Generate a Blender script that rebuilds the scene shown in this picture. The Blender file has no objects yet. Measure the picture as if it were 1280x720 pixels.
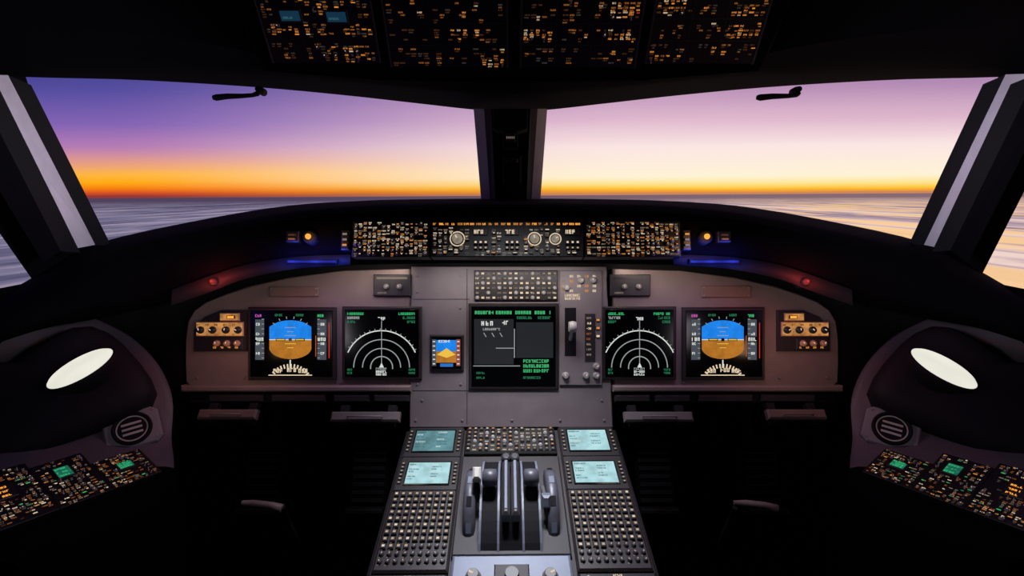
import bpy, math, random
from mathutils import Vector, Matrix
random.seed(7)
sc = bpy.context.scene
try:
    sc.view_settings.view_transform = 'Standard'
    sc.view_settings.look = 'None'
except Exception: pass
F = 620.0
PITCH = math.atan(117/F)
CAM = Vector((0,0,1.25))
RT = Vector((1,0,0)); UP = Vector((0,math.sin(PITCH),math.cos(PITCH))); BK = Vector((0,-math.cos(PITCH),math.sin(PITCH)))
# position of a frame pixel, back-projected to a chosen camera depth
def S(px,py,d): return CAM+RT*((px-640)/F*d)+UP*((360-py)/F*d)-BK*d
def CD(x,y,z): return (RT*x+UP*y+BK*z).normalized()

# ------------------------------------------------------------------ materials
def lin(c):
    return tuple(((x/255)/12.92 if x/255<=0.04045 else ((x/255+0.055)/1.055)**2.4) for x in c)
MATS={}
def paint(name,rgb,rough=0.6,metal=0.0,var=0.08,scale=25,bump=0.15,spec=0.5):
    if name in MATS: return MATS[name]
    m=bpy.data.materials.new(name); m.use_nodes=True
    nt=m.node_tree; b=nt.nodes['Principled BSDF']
    c=lin(rgb)
    tc=nt.nodes.new('ShaderNodeTexCoord'); n=nt.nodes.new('ShaderNodeTexNoise')
    n.inputs['Scale'].default_value=scale; n.inputs['Detail'].default_value=4
    nt.links.new(tc.outputs['Object'],n.inputs['Vector'])
    r=nt.nodes.new('ShaderNodeValToRGB')
    r.color_ramp.elements[0].position=0.3; r.color_ramp.elements[1].position=0.7
    r.color_ramp.elements[0].color=(*[x*(1-var) for x in c],1)
    r.color_ramp.elements[1].color=(*[min(1,x*(1+var)) for x in c],1)
    nt.links.new(n.outputs['Fac'],r.inputs['Fac']); nt.links.new(r.outputs['Color'],b.inputs['Base Color'])
    if bump>0:
        bp=nt.nodes.new('ShaderNodeBump'); bp.inputs['Strength'].default_value=bump; bp.inputs['Distance'].default_value=0.001
        n2=nt.nodes.new('ShaderNodeTexNoise'); n2.inputs['Scale'].default_value=400
        nt.links.new(tc.outputs['Object'],n2.inputs['Vector'])
        nt.links.new(n2.outputs['Fac'],bp.inputs['Height']); nt.links.new(bp.outputs['Normal'],b.inputs['Normal'])
    b.inputs['Roughness'].default_value=rough; b.inputs['Metallic'].default_value=metal
    b.inputs['Specular IOR Level'].default_value=spec
    MATS[name]=m; return m
def glow(name,rgb,st=1.0,var=0.0,scale=60,sample=False):
    if name in MATS: return MATS[name]
    m=bpy.data.materials.new(name); m.use_nodes=True
    nt=m.node_tree; b=nt.nodes['Principled BSDF']
    b.inputs['Base Color'].default_value=(0.01,0.01,0.01,1); b.inputs['Roughness'].default_value=0.6
    b.inputs['Specular IOR Level'].default_value=0.1
    c=lin(rgb)
    if var>0:
        tc=nt.nodes.new('ShaderNodeTexCoord'); n=nt.nodes.new('ShaderNodeTexNoise')
        n.inputs['Scale'].default_value=scale
        nt.links.new(tc.outputs['Object'],n.inputs['Vector'])
        r=nt.nodes.new('ShaderNodeValToRGB')
        r.color_ramp.elements[0].position=0.35; r.color_ramp.elements[1].position=0.65
        r.color_ramp.elements[0].color=(*[x*(1-var) for x in c],1)
        r.color_ramp.elements[1].color=(*c,1)
        nt.links.new(n.outputs['Fac'],r.inputs['Fac']); nt.links.new(r.outputs['Color'],b.inputs['Emission Color'])
    else:
        b.inputs['Emission Color'].default_value=(*c,1)
    b.inputs['Emission Strength'].default_value=st
    try: m.cycles.emission_sampling='AUTO' if sample else 'NONE'
    except Exception: pass
    MATS[name]=m; return m

BLACK=paint('matte_black_plastic',(18,17,20),0.75,spec=0.2)
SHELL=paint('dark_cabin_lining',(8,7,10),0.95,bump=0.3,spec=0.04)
SHIELD=paint('black_leatherette_coaming',(7,6,9),0.95,bump=0.5,spec=0.03)
LIP=paint('satin_black_lip',(32,30,34),0.7,bump=0.2,spec=0.15)
PANEL=paint('grey_brown_panel_paint',(130,114,108),0.55)
PANELC=paint('cool_grey_panel_paint',(126,116,116),0.55)
PANELD=paint('dark_panel_paint',(44,40,42),0.55)
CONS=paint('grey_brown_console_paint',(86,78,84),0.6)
PODM=paint('console_pod_charcoal',(26,24,28),0.7,spec=.2)
MODULE=paint('module_plate_black',(22,20,20),0.5)
OHM=paint('overhead_plate_black',(13,12,14),0.6,spec=.2)
BEZEL=paint('display_bezel_dark_brown',(42,35,35),0.45)
KNOB=paint('knob_grey_plastic',(120,116,114),0.45,bump=0)
KNOBD=paint('knob_dark_plastic',(50,48,50),0.4,bump=0)
METAL=paint('brushed_metal',(170,168,170),0.35,metal=0.8,bump=0)
FRAME=paint('window_frame_grey',(196,190,200),0.5)
PLATE=paint('pale_grey_plate',(150,145,143),0.5)
VPL=paint('vent_plate_grey',(126,120,124),0.55)
STEEL=paint('pale_blue_grey_enamel',(104,110,124),0.45)
STEELP=paint('trim_plate_enamel',(132,142,162),0.45)
CREAMP=paint('cream_lever_plastic',(185,180,172),0.4,bump=0)
QG=paint('quadrant_grey_plastic',(74,74,82),0.4,bump=0,var=.2,scale=60)
SCR=paint('display_glass_black',(5,6,8),0.15,var=0,bump=0)
G_AMB=glow('amber_legend',(215,135,60)); G_AMB2=glow('dim_amber_legend',(140,80,35))
O_A=glow('overhead_amber',(220,134,54)); O_B=glow('overhead_amber_dim',(146,86,36)); O_C=glow('overhead_amber_faint',(72,42,22)); O_W=glow('overhead_white',(200,176,140)); O_D=glow('overhead_grey_faint',(60,54,48))
G_ORG=glow('orange_lamp',(255,165,60),1.2); G_WHT=glow('warm_white_legend',(225,203,172)); G_WD=glow('dim_white_legend',(130,116,102))
G_GRN=glow('green_legend',(50,175,105)); G_GD=glow('dim_green_legend',(30,110,75)); G_RED=glow('red_lamp',(200,50,35)); G_WF=glow('faint_white_legend',(78,70,62))
G_BLU=glow('blue_lamp',(40,110,190)); G_TEAL=glow('teal_screen_dim',(96,146,154),1,0.4,40)
G_CYAN=glow('cyan_screen_bright',(176,222,228),1,0.28,40); G_INK=glow('screen_ink_teal',(50,92,100))
G_SKY=glow('attitude_blue',(22,135,240),1,0.2,60); G_BRN=glow('attitude_brown',(185,118,38),1,0.25,60)
G_TAPE=glow('tape_grey',(70,76,84)); G_SW=glow('screen_white',(215,220,215)); G_SG=glow('screen_grey',(150,155,155)); G_YEL=glow('screen_yellow',(235,190,70))
G_LENS=glow('warm_lens',(255,172,64),1.1); G_LAMP=glow('map_lamp_lens',(236,235,222),1.0,0.08,14,sample=True)
G_MAG=glow('screen_magenta',(190,80,170)); G_NAVG=glow('nav_green',(60,180,110)); G_CHAR=glow('screen_charcoal',(28,32,34))
G_KEY=glow('key_cream',(182,160,132)); G_KEY2=glow('key_cream_bright',(225,205,175)); G_GSC=glow('green_readout',(30,120,95),1,.5,90)
G_BACK=glow('backlit_amber_plate',(205,140,78),1,.55,55)

# ------------------------------------------------------------------ mesh builder
class MB:
    def __init__(s): s.v=[];s.f=[];s.m=[];s.mats=[];s.sm=[]
    def mi(s,mat):
        if mat not in s.mats: s.mats.append(mat)
        return s.mats.index(mat)
    def poly(s,pts,mat,smooth=False):
        b=len(s.v); s.v+= [tuple(p) for p in pts]; s.f.append(tuple(range(b,b+len(pts)))); s.m.append(s.mi(mat)); s.sm.append(smooth)
    def quad(s,x0,y0,x1,y1,z,mat): s.poly([(x0,y0,z),(x1,y0,z),(x1,y1,z),(x0,y1,z)],mat)
    def cbox(s,x0,y0,x1,y1,z0,z1,c,mat,top=None):
        b=len(s.v); i=s.mi(mat)
        s.v+=[(x0,y0,z0),(x1,y0,z0),(x1,y1,z0),(x0,y1,z0),(x0,y0,z1-c),(x1,y0,z1-c),(x1,y1,z1-c),(x0,y1,z1-c),
              (x0+c,y0+c,z1),(x1-c,y0+c,z1),(x1-c,y1-c,z1),(x0+c,y1-c,z1)]
        fs=[(3,2,1,0)]
        for k in range(4):
            j=(k+1)%4; fs.append((k,j,j+4,k+4)); fs.append((k+4,j+4,j+8,k+8))
        for q in fs: s.f.append(tuple(b+a for a in q)); s.m.append(i); s.sm.append(False)
        s.f.append((b+8,b+9,b+10,b+11)); s.m.append(s.mi(top or mat)); s.sm.append(False)
    def prism(s,poly,z0,z1,mat,c=0.0,top=None,steps=1,smooth=False):
        n=len(poly); cx=sum(p[0] for p in poly)/n; cy=sum(p[1] for p in poly)/n
        a=0
        for k in range(n):
            a+=poly[k][0]*poly[(k+1)%n][1]-poly[(k+1)%n][0]*poly[k][1]
        if a<0: poly=poly[::-1]
        def ins(p,c):
            dx,dy=p[0]-cx,p[1]-cy; L=math.hypot(dx,dy) or 1
            return (p[0]-dx/L*c,p[1]-dy/L*c)
        rings=[[(p[0],p[1],z0) for p in poly],[(p[0],p[1],z1-c) for p in poly]]
        for q in range(1,steps+1):
            an=math.pi/2*q/steps; rings.append([(*ins(p,c*(1-math.cos(an))*(1 if steps==1 else 1.6)),z1-c+c*math.sin(an)) for p in poly])
        b=len(s.v)
        for r in rings: s.v+=r
        i=s.mi(mat)
        for l in range(len(rings)-1):
            for k in range(n):
                j=(k+1)%n
                s.f.append((b+l*n+k,b+l*n+j,b+(l+1)*n+j,b+(l+1)*n+k)); s.m.append(i); s.sm.append(smooth)
        T=len(rings)-1
        s.f.append(tuple(b+T*n+k for k in range(n))); s.m.append(s.mi(top or mat)); s.sm.append(smooth)
        s.f.append(tuple(b+k for k in reversed(range(n)))); s.m.append(i); s.sm.append(False)
    def rev(s,prof,mat,n=20,cx=0,cy=0,sx=1,sy=1,axis='z',smooth=True,captop=None):
        b=len(s.v); i=s.mi(mat)
        for r,z in prof:
            for k in range(n):
                a=2*math.pi*k/n; x=cx+r*math.cos(a)*sx; y=cy+r*math.sin(a)*sy
                if axis=='z': s.v.append((x,y,z))
                else: s.v.append((z,x,y))
        for l in range(len(prof)-1):
            for k in range(n):
                j=(k+1)%n
                s.f.append((b+l*n+k,b+l*n+j,b+(l+1)*n+j,b+(l+1)*n+k)); s.m.append(i); s.sm.append(smooth)
        L=len(prof)-1
        s.f.append(tuple(b+L*n+k for k in range(n))); s.m.append(s.mi(captop or mat)); s.sm.append(False)
        s.f.append(tuple(b+k for k in reversed(range(n)))); s.m.append(i); s.sm.append(False)
    def ring(s,cx,cy,r0,r1,z,mat,a0=0,a1=360,n=32):
        for k in range(n):
            a=math.radians(a0+(a1-a0)*k/n); b=math.radians(a0+(a1-a0)*(k+1)/n)
            s.poly([(cx+r0*math.cos(a),cy+r0*math.sin(a),z),(cx+r1*math.cos(a),cy+r1*math.sin(a),z),
                    (cx+r1*math.cos(b),cy+r1*math.sin(b),z),(cx+r0*math.cos(b),cy+r0*math.sin(b),z)],mat)
    def line(s,x0,y0,x1,y1,t,z,mat):
        d=Vector((x1-x0,y1-y0)); 
        if d.length==0: return
        d.normalize(); nx,ny=-d.y*t/2,d.x*t/2
        s.poly([(x0-nx,y0-ny,z),(x1-nx,y1-ny,z),(x1+nx,y1+ny,z),(x0+nx,y0+ny,z)],mat)
    def word(s,x,y,h,n,z,mat,gap=0.3):
        w=h*0.62; t=h*0.24
        for k in range(n):
            X=x+k*w*(1+gap); r=random.random
            if r()<.85: s.quad(X,y,X+t,y+h,z,mat)
            if r()<.6: s.quad(X+w-t,y,X+w,y+h,z,mat)
            if r()<.6: s.quad(X,y+h-t,X+w,y+h,z,mat)
            if r()<.5: s.quad(X,y+h/2-t/2,X+w,y+h/2+t/2,z,mat)
            if r()<.5: s.quad(X,y,X+w,y+t,z,mat)
        return n*w*(1+gap)
    def sweep(s,pts,r,mat,n=8):
        pts=[Vector(p) for p in pts]; rs=r if isinstance(r,(list,tuple)) else [r]*len(pts)
        b=len(s.v); i=s.mi(mat)
        for k,p in enumerate(pts):
            t=(pts[min(k+1,len(pts)-1)]-pts[max(k-1,0)]).normalized()
            a=t.orthogonal() if abs(t.z)>0.95 else t.cross(Vector((0,0,1)))
            a.normalize(); c=t.cross(a)
            for q in range(n):
                an=2*math.pi*q/n; s.v.append(tuple(p+a*math.cos(an)*rs[k]+c*math.sin(an)*rs[k]))
        for k in range(len(pts)-1):
            for q in range(n):
                j=(q+1)%n
                s.f.append((b+k*n+q,b+k*n+j,b+(k+1)*n+j,b+(k+1)*n+q)); s.m.append(i); s.sm.append(True)
        s.f.append(tuple(b+q for q in range(n))); s.m.append(i); s.sm.append(False)
        L=(len(pts)-1)*n
        s.f.append(tuple(b+L+q for q in range(n))); s.m.append(i); s.sm.append(False)
    def mesh(s,name):
        me=bpy.data.meshes.new(name); me.from_pydata(s.v,[],s.f); 
        for m in s.mats: me.materials.append(m)
        me.polygons.foreach_set('material_index',s.m); me.polygons.foreach_set('use_smooth',s.sm)
        me.update(); return me
COL=sc.collection
def put(name,me,parent=None,mat=None,loc=(0,0,0),rot=(0,0,0)):
    o=bpy.data.objects.new(name,me); COL.objects.link(o)
    if parent: o.parent=parent
    if mat is not None: o.matrix_world=mat
    else: o.location=loc; o.rotation_euler=rot
    return o
class Frame:
    def __init__(s,o,n,up=None):
        s.o=o; s.n=n.normalized(); up=up or UP
        s.x=up.cross(s.n).normalized(); s.y=s.n.cross(s.x)
    def at(s,u,v,w=0): return s.o+s.x*u+s.y*v+s.n*w
    def mat(s,u=0,v=0,w=0):
        m=Matrix((s.x,s.y,s.n)).transposed().to_4x4(); m.translation=s.at(u,v,w); return m
    def uv(s,px,py):
        d=S(px,py,1)-CAM; t=(s.o-CAM).dot(s.n)/d.dot(s.n); p=CAM+d*t-s.o
        return p.dot(s.x),p.dot(s.y)
def tag(o,label,cat,group=None,kind=None):
    o['label']=label; o['category']=cat
    if group: o['group']=group
    if kind: o['kind']=kind
    return o
def thing(name,label,cat,fr,u=0,v=0,w=0,group=None,kind=None):
    o=bpy.data.objects.new(name,None); o.empty_display_size=0.02; COL.objects.link(o)
    o.matrix_world=fr.mat(u,v,w); return tag(o,label,cat,group,kind)
def structure(name,me,label,cat='cockpit shell'):
    o=put(name,me); o['kind']='structure'; o['label']=label; o['category']=cat; return o
PC={}
def m_knob(r,h=None,mat=KNOB,mark=G_WHT):
    k=('k',r,h,mat.name,mark.name)
    if k not in PC:
        h=h or r*1.1; b=MB()
        b.rev([(r,0),(r,h*.35),(r*.78,h*.4),(r*.74,h*.9),(r*.62,h)],mat,16)
        b.quad(-r*.12,0,r*.12,r*.6,h+.0003,mark); PC[k]=b.mesh('control_knob')
    return PC[k]
def m_toggle(r,tip=CREAMP):
    k=('t',r,tip.name)
    if k not in PC:
        b=MB(); b.rev([(r,0),(r,r*.5),(r*.6,r*.8)],METAL,8)
        b.sweep([(0,0,r*.5),(0,r*.9,r*2.2),(0,r*1.4,r*3.2)],[r*.3,r*.42,r*.5],tip,8); PC[k]=b.mesh('toggle_switch')
    return PC[k]
def m_key(w,h,body,face,z=None):
    k=('b',w,h,body.name,face.name,z)
    if k not in PC:
        z=z or min(w,h)*.5; b=MB(); b.cbox(-w/2,-h/2,w/2,h/2,0,z,min(w,h)*.16,body)
        b.quad(-w*.25,-h*.22,w*.25,h*.22,z+.0003,face); PC[k]=b.mesh('push_button')
    return PC[k]
def m_lamp(w,h,face):
    k=('l',w,h,face.name)
    if k not in PC:
        b=MB(); b.cbox(-w/2,-h/2,w/2,h/2,0,.0035,.0008,MODULE); b.quad(-w*.4,-h*.36,w*.4,h*.36,.0038,face); PC[k]=b.mesh('indicator_light')
    return PC[k]
def knob(p,x,y,z,r,**k): return put('control_knob',m_knob(r,**k),p,loc=(x,y,z),rot=(0,0,random.uniform(-1.2,1.2)))
def toggle(p,x,y,z,r): return put('toggle_switch',m_toggle(r),p,loc=(x,y,z),rot=(0,0,random.choice([0,math.pi])))
def key(p,x,y,z,w,h,body=KNOBD,face=G_WHT): return put('push_button',m_key(w,h,body,face),p,loc=(x,y,z))
def lamp(p,x,y,z,w,h,face): return put('indicator_light',m_lamp(w,h,face),p,loc=(x,y,z))
def populate(p,b,x0,y0,x1,y1,nx,ny,weights,z,wordmats,lampmats,wh=.004,kr=None,mask=None):
    cw=(x1-x0)/nx; ch=(y1-y0)/ny; kr=kr or min(cw,ch)*.33
    ks=list(weights); ws=list(weights.values()); cnt={}
    for i in range(nx):
        for j in range(ny):
            cx=x0+(i+.5)*cw+random.uniform(-.04,.04)*cw; cy=y0+(j+.5)*ch+random.uniform(-.02,.02)*ch; t=random.choices(ks,ws)[0]
            if mask and not mask(cx,cy): continue
            cnt[t]=cnt.get(t,0)+1
            if cnt[t]>96 and t!='word': t='none'
            if t=='knob': knob(p,cx,cy,z,kr)
            elif t=='toggle': toggle(p,cx,cy,z,kr*.6)
            elif t=='key': key(p,cx,cy,z,round(cw*.7,4),round(ch*.62,4),KNOBD,random.choice(wordmats))
            elif t=='lamp': lamp(p,cx,cy,z,round(cw*random.choice([.6,.9]),4),round(ch*random.choice([.3,.42]),4),random.choice(lampmats))
            if t=='word' or (t!='none' and random.random()<.75):
                n=max(2,int(cw*.95/(wh*.8))); n=random.randint(max(1,n-1),n)
                yy=cy+ch*.32 if t!='word' else cy-wh/2
                b.word(cx-n*wh*.4,yy,wh,n,z+.0004,random.choice(wordmats))
                if t=='word' and random.random()<.6: b.word(cx-n*wh*.4,yy-wh*1.5,wh*.8,n,z+.0004,random.choice(wordmats))

def cat(pts,N):
    pts=[Vector(p) for p in pts]; out=[]; n=len(pts)-1
    for k in range(N+1):
        t=k/N*n; i=min(int(t),n-1); f=t-i
        p0=pts[max(i-1,0)];p1=pts[i];p2=pts[i+1];p3=pts[min(i+2,n)]
        out.append(0.5*((2*p1)+(-p0+p2)*f+(2*p0-5*p1+4*p2-p3)*f*f+(-p0+3*p1-3*p2+p3)*f**3))
    return out
def loft(rows,mat,N=48,b=None,rowsmooth=1):
    b=b or MB(); R=[cat(r,N) for r in rows]
    if rowsmooth>1:
        cols=[cat([r[k] for r in R],(len(R)-1)*rowsmooth) for k in range(N+1)]
        R=[[c[j] for c in cols] for j in range(len(cols[0]))]
    base=len(b.v); i=b.mi(mat)
    for r in R: b.v+= [tuple(p) for p in r]
    w=N+1
    for j in range(len(R)-1):
        for k in range(N):
            b.f.append((base+j*w+k,base+j*w+k+1,base+(j+1)*w+k+1,base+(j+1)*w+k)); b.m.append(i); b.sm.append(True)
    return b
def sym(half):
    L=[S(*p) for p in half]; Rr=[S(1280-p[0],p[1],p[2]) for p in reversed(half[:-1])]
    return L+Rr

# ------------------------------------------------------------------ camera
cd=bpy.data.cameras.new('camera'); cam=bpy.data.objects.new('camera',cd); COL.objects.link(cam)
cam.location=CAM; cam.rotation_euler=(math.pi/2-PITCH,0,0); cd.sensor_width=36; cd.lens=36*F/1280
cd.clip_start=0.02; cd.clip_end=2e6; sc.camera=cam

# ------------------------------------------------------------------ world sky
w=bpy.data.worlds.new('dusk_sky'); sc.world=w; w.use_nodes=True; nt=w.node_tree
for n in list(nt.nodes): nt.nodes.remove(n)
N=nt.nodes.new; Lk=nt.links.new
def math_(op,a,b=None,clamp=False):
    n=N('ShaderNodeMath'); n.operation=op; n.use_clamp=clamp
    for i,x in enumerate((a,b)):
        if x is None: continue
        if isinstance(x,(int,float)): n.inputs[i].default_value=x
        else: Lk(x,n.inputs[i])
    return n.outputs[0]
tc=N('ShaderNodeTexCoord'); sep=N('ShaderNodeSeparateXYZ'); Lk(tc.outputs['Generated'],sep.inputs[0])
x,y,z=sep.outputs
yc=math_('MAXIMUM',y,0.25)
t=math_('DIVIDE',math_('SUBTRACT',z,math_('MULTIPLY',x,0.006)),yc)
wn=N('ShaderNodeTexNoise'); wn.inputs['Scale'].default_value=1.0; wn.inputs['Detail'].default_value=3
mp=N('ShaderNodeMapping'); mp.inputs['Scale'].default_value=(2,2,40); Lk(tc.outputs['Generated'],mp.inputs[0]); Lk(mp.outputs[0],wn.inputs['Vector'])
t=math_('ADD',t,math_('MULTIPLY',math_('SUBTRACT',wn.outputs['Fac'],0.5),0.010))
tf=math_('MULTIPLY',t,4.0,True)
def crm(st,fac):
    r=N('ShaderNodeValToRGB'); e=r.color_ramp.elements
    while len(e)>1: e.remove(e[-1])
    e[0].position=st[0][0]; e[0].color=(*lin(st[0][1]),1)
    for p,c in st[1:]: q=e.new(p); q.color=(*lin(c),1)
    Lk(fac,r.inputs[0]); return r.outputs[0]
rl=crm([(0,(150,55,52)),(.025,(215,80,36)),(.065,(250,130,15)),(.115,(255,172,22)),(.17,(255,182,60)),(.255,(232,158,130)),(.38,(182,125,180)),(.55,(132,100,180)),(.8,(86,78,160)),(1,(62,62,136))],tf)
rr=crm([(0,(205,135,90)),(.016,(245,160,45)),(.042,(255,200,66)),(.075,(255,228,140)),(.13,(255,243,214)),(.36,(252,230,228)),(.56,(224,184,206)),(.8,(182,142,182)),(1,(148,116,160))],tf)
s_=math_('DIVIDE',x,yc)
mr=N('ShaderNodeMapRange'); mr.interpolation_type='SMOOTHSTEP'; mr.inputs['From Min'].default_value=-.8; mr.inputs['From Max'].default_value=.25; Lk(s_,mr.inputs[0])
mx=N('ShaderNodeMix'); mx.data_type='RGBA'; Lk(mr.outputs[0],mx.inputs[0]); Lk(rl,mx.inputs[6]); Lk(rr,mx.inputs[7])
bg=N('ShaderNodeBackground'); Lk(mx.outputs[2],bg.inputs[0]); bg.inputs[1].default_value=1.0
wo=N('ShaderNodeOutputWorld'); Lk(bg.outputs[0],wo.inputs[0])

# cloud layer far below; dusk light and haze painted in as emission
m=bpy.data.materials.new('cloud_top_painted_dusk'); m.use_nodes=True; nt=m.node_tree
for n in list(nt.nodes): nt.nodes.remove(n)
N=nt.nodes.new; Lk=nt.links.new
geo=N('ShaderNodeNewGeometry'); sep=N('ShaderNodeSeparateXYZ'); Lk(geo.outputs['Position'],sep.inputs[0])
X,Y,Z=sep.outputs
def noise(sx,sy,det,rough,dist,off=0):
    mp=N('ShaderNodeMapping'); mp.inputs['Scale'].default_value=(sx,sy,1/3000); mp.inputs['Location'].default_value=(off,off,0); Lk(geo.outputs['Position'],mp.inputs[0])
    n1=N('ShaderNodeTexNoise'); n1.inputs['Scale'].default_value=1; n1.inputs['Detail'].default_value=det; n1.inputs['Roughness'].default_value=rough; n1.inputs['Distortion'].default_value=dist; Lk(mp.outputs[0],n1.inputs['Vector']); return n1.outputs['Fac']
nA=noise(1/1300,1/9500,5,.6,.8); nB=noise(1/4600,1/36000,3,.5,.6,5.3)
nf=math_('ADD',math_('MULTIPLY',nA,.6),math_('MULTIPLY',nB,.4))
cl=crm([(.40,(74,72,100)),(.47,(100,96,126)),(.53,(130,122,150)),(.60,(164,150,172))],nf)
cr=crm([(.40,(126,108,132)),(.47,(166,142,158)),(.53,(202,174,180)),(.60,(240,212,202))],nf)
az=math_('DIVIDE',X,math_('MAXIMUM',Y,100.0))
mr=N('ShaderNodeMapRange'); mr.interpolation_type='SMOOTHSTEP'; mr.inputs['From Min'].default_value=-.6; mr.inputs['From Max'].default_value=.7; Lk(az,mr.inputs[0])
mx=N('ShaderNodeMix'); mx.data_type='RGBA'; Lk(mr.outputs[0],mx.inputs[0]); Lk(cl,mx.inputs[6]); Lk(cr,mx.inputs[7])  # clouds painted lighter and warmer to the right, standing in for sunlight
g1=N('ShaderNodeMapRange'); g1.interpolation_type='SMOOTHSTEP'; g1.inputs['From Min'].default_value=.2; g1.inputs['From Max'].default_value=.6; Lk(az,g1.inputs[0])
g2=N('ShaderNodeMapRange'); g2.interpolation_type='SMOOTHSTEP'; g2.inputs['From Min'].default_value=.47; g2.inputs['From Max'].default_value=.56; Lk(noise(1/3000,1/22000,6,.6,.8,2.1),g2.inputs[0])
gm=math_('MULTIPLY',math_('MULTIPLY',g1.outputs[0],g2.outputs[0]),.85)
mg=N('ShaderNodeMix'); mg.data_type='RGBA'; Lk(gm,mg.inputs[0]); Lk(mx.outputs[2],mg.inputs[6]); mg.inputs[7].default_value=(*lin((252,204,146)),1)  # golden sunlit patches painted in on the right side
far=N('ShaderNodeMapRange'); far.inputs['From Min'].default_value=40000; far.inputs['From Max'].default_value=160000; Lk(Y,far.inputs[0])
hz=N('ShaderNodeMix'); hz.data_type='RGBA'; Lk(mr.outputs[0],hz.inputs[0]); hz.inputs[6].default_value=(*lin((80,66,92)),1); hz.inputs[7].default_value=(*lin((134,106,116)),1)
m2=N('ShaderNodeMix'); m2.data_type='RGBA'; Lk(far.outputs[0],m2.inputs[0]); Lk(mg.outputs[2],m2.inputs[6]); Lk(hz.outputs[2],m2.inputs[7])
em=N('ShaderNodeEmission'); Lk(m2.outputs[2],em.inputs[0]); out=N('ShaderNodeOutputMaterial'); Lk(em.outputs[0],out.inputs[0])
try: m.cycles.emission_sampling='NONE'
except Exception: pass
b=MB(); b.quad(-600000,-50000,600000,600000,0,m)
o=put('cloud_layer',b.mesh('cloud_layer'),loc=(0,0,-1500),rot=(0,-0.006,0)); tag(o,'cloud tops with painted lavender and peach dusk light and haze, stretching to the horizon','clouds',kind='stuff')

# ------------------------------------------------------------------ shell
wt=[(-70,80,1.05),(10,95,1.15),(170,100,1.32),(320,109,1.45),(430,119,1.55),(520,129,1.6),(592,137,1.63),(640,140,1.63)]
r1=[(-70,70,1.0),(10,84,1.1),(170,87,1.2),(320,94,1.28),(430,103,1.34),(520,112,1.38),(592,118,1.4),(640,119,1.4)]
r2=[(-90,20,.98),(0,30,1.0),(150,40,1.03),(290,60,1.07),(400,84,1.12),(500,94,1.14),(592,98,1.14),(640,98,1.14)]
r3=[(-90,-60,.9),(0,-60,.92),(150,-60,.93),(290,-60,.95),(400,-60,1.0),(500,-60,1.02),(592,-60,1.02),(640,-60,1.02)]
rows=[sym(wt),sym(r1),sym(r2),sym(r3)]
rows.append([Vector((p.x*1.0,-.1,2.05)) for p in rows[-1]]); rows.append([Vector((p.x*1.0,-1.6,2.05)) for p in rows[-1]])
for r in rows[3:]:
    r[0].x=-1.3; r[-1].x=1.3
structure('ceiling',loft(rows,SHELL,60).mesh('ceiling'),'black cabin ceiling lining above the windshield')
b=MB(); b.quad(-1.4,-1.6,1.4,2.2,0,SHELL); structure('floor',b.mesh('floor'),'dark cockpit floor','floor')
b=MB(); b.poly([(-1.4,-1.6,0),(1.4,-1.6,0),(1.4,-1.6,2.3),(-1.4,-1.6,2.3)],SHELL); structure('wall_back',b.mesh('wall_back'),'dark rear cockpit bulkhead','wall')
paneL=[(10,95,1.15),(592,138,1.63),(604,275,1.82),(135,335,1.42)]
GL=bpy.data.materials.new('windshield_glass'); GL.use_nodes=True; nt=GL.node_tree
for n in list(nt.nodes): nt.nodes.remove(n)
tr=nt.nodes.new('ShaderNodeBsdfTransparent'); gs=nt.nodes.new('ShaderNodeBsdfGlossy'); gs.inputs['Roughness'].default_value=.35
lw=nt.nodes.new('ShaderNodeTexNoise'); lw.inputs['Scale'].default_value=3
mm=nt.nodes.new('ShaderNodeMath'); mm.operation='MULTIPLY'; mm.inputs[1].default_value=.008; nt.links.new(lw.outputs['Fac'],mm.inputs[0])
ms=nt.nodes.new('ShaderNodeMixShader'); nt.links.new(mm.outputs[0],ms.inputs[0]); nt.links.new(tr.outputs[0],ms.inputs[1]); nt.links.new(gs.outputs[0],ms.inputs[2])
mo=nt.nodes.new('ShaderNodeOutputMaterial'); nt.links.new(ms.outputs[0],mo.inputs[0])
wn=1
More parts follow.
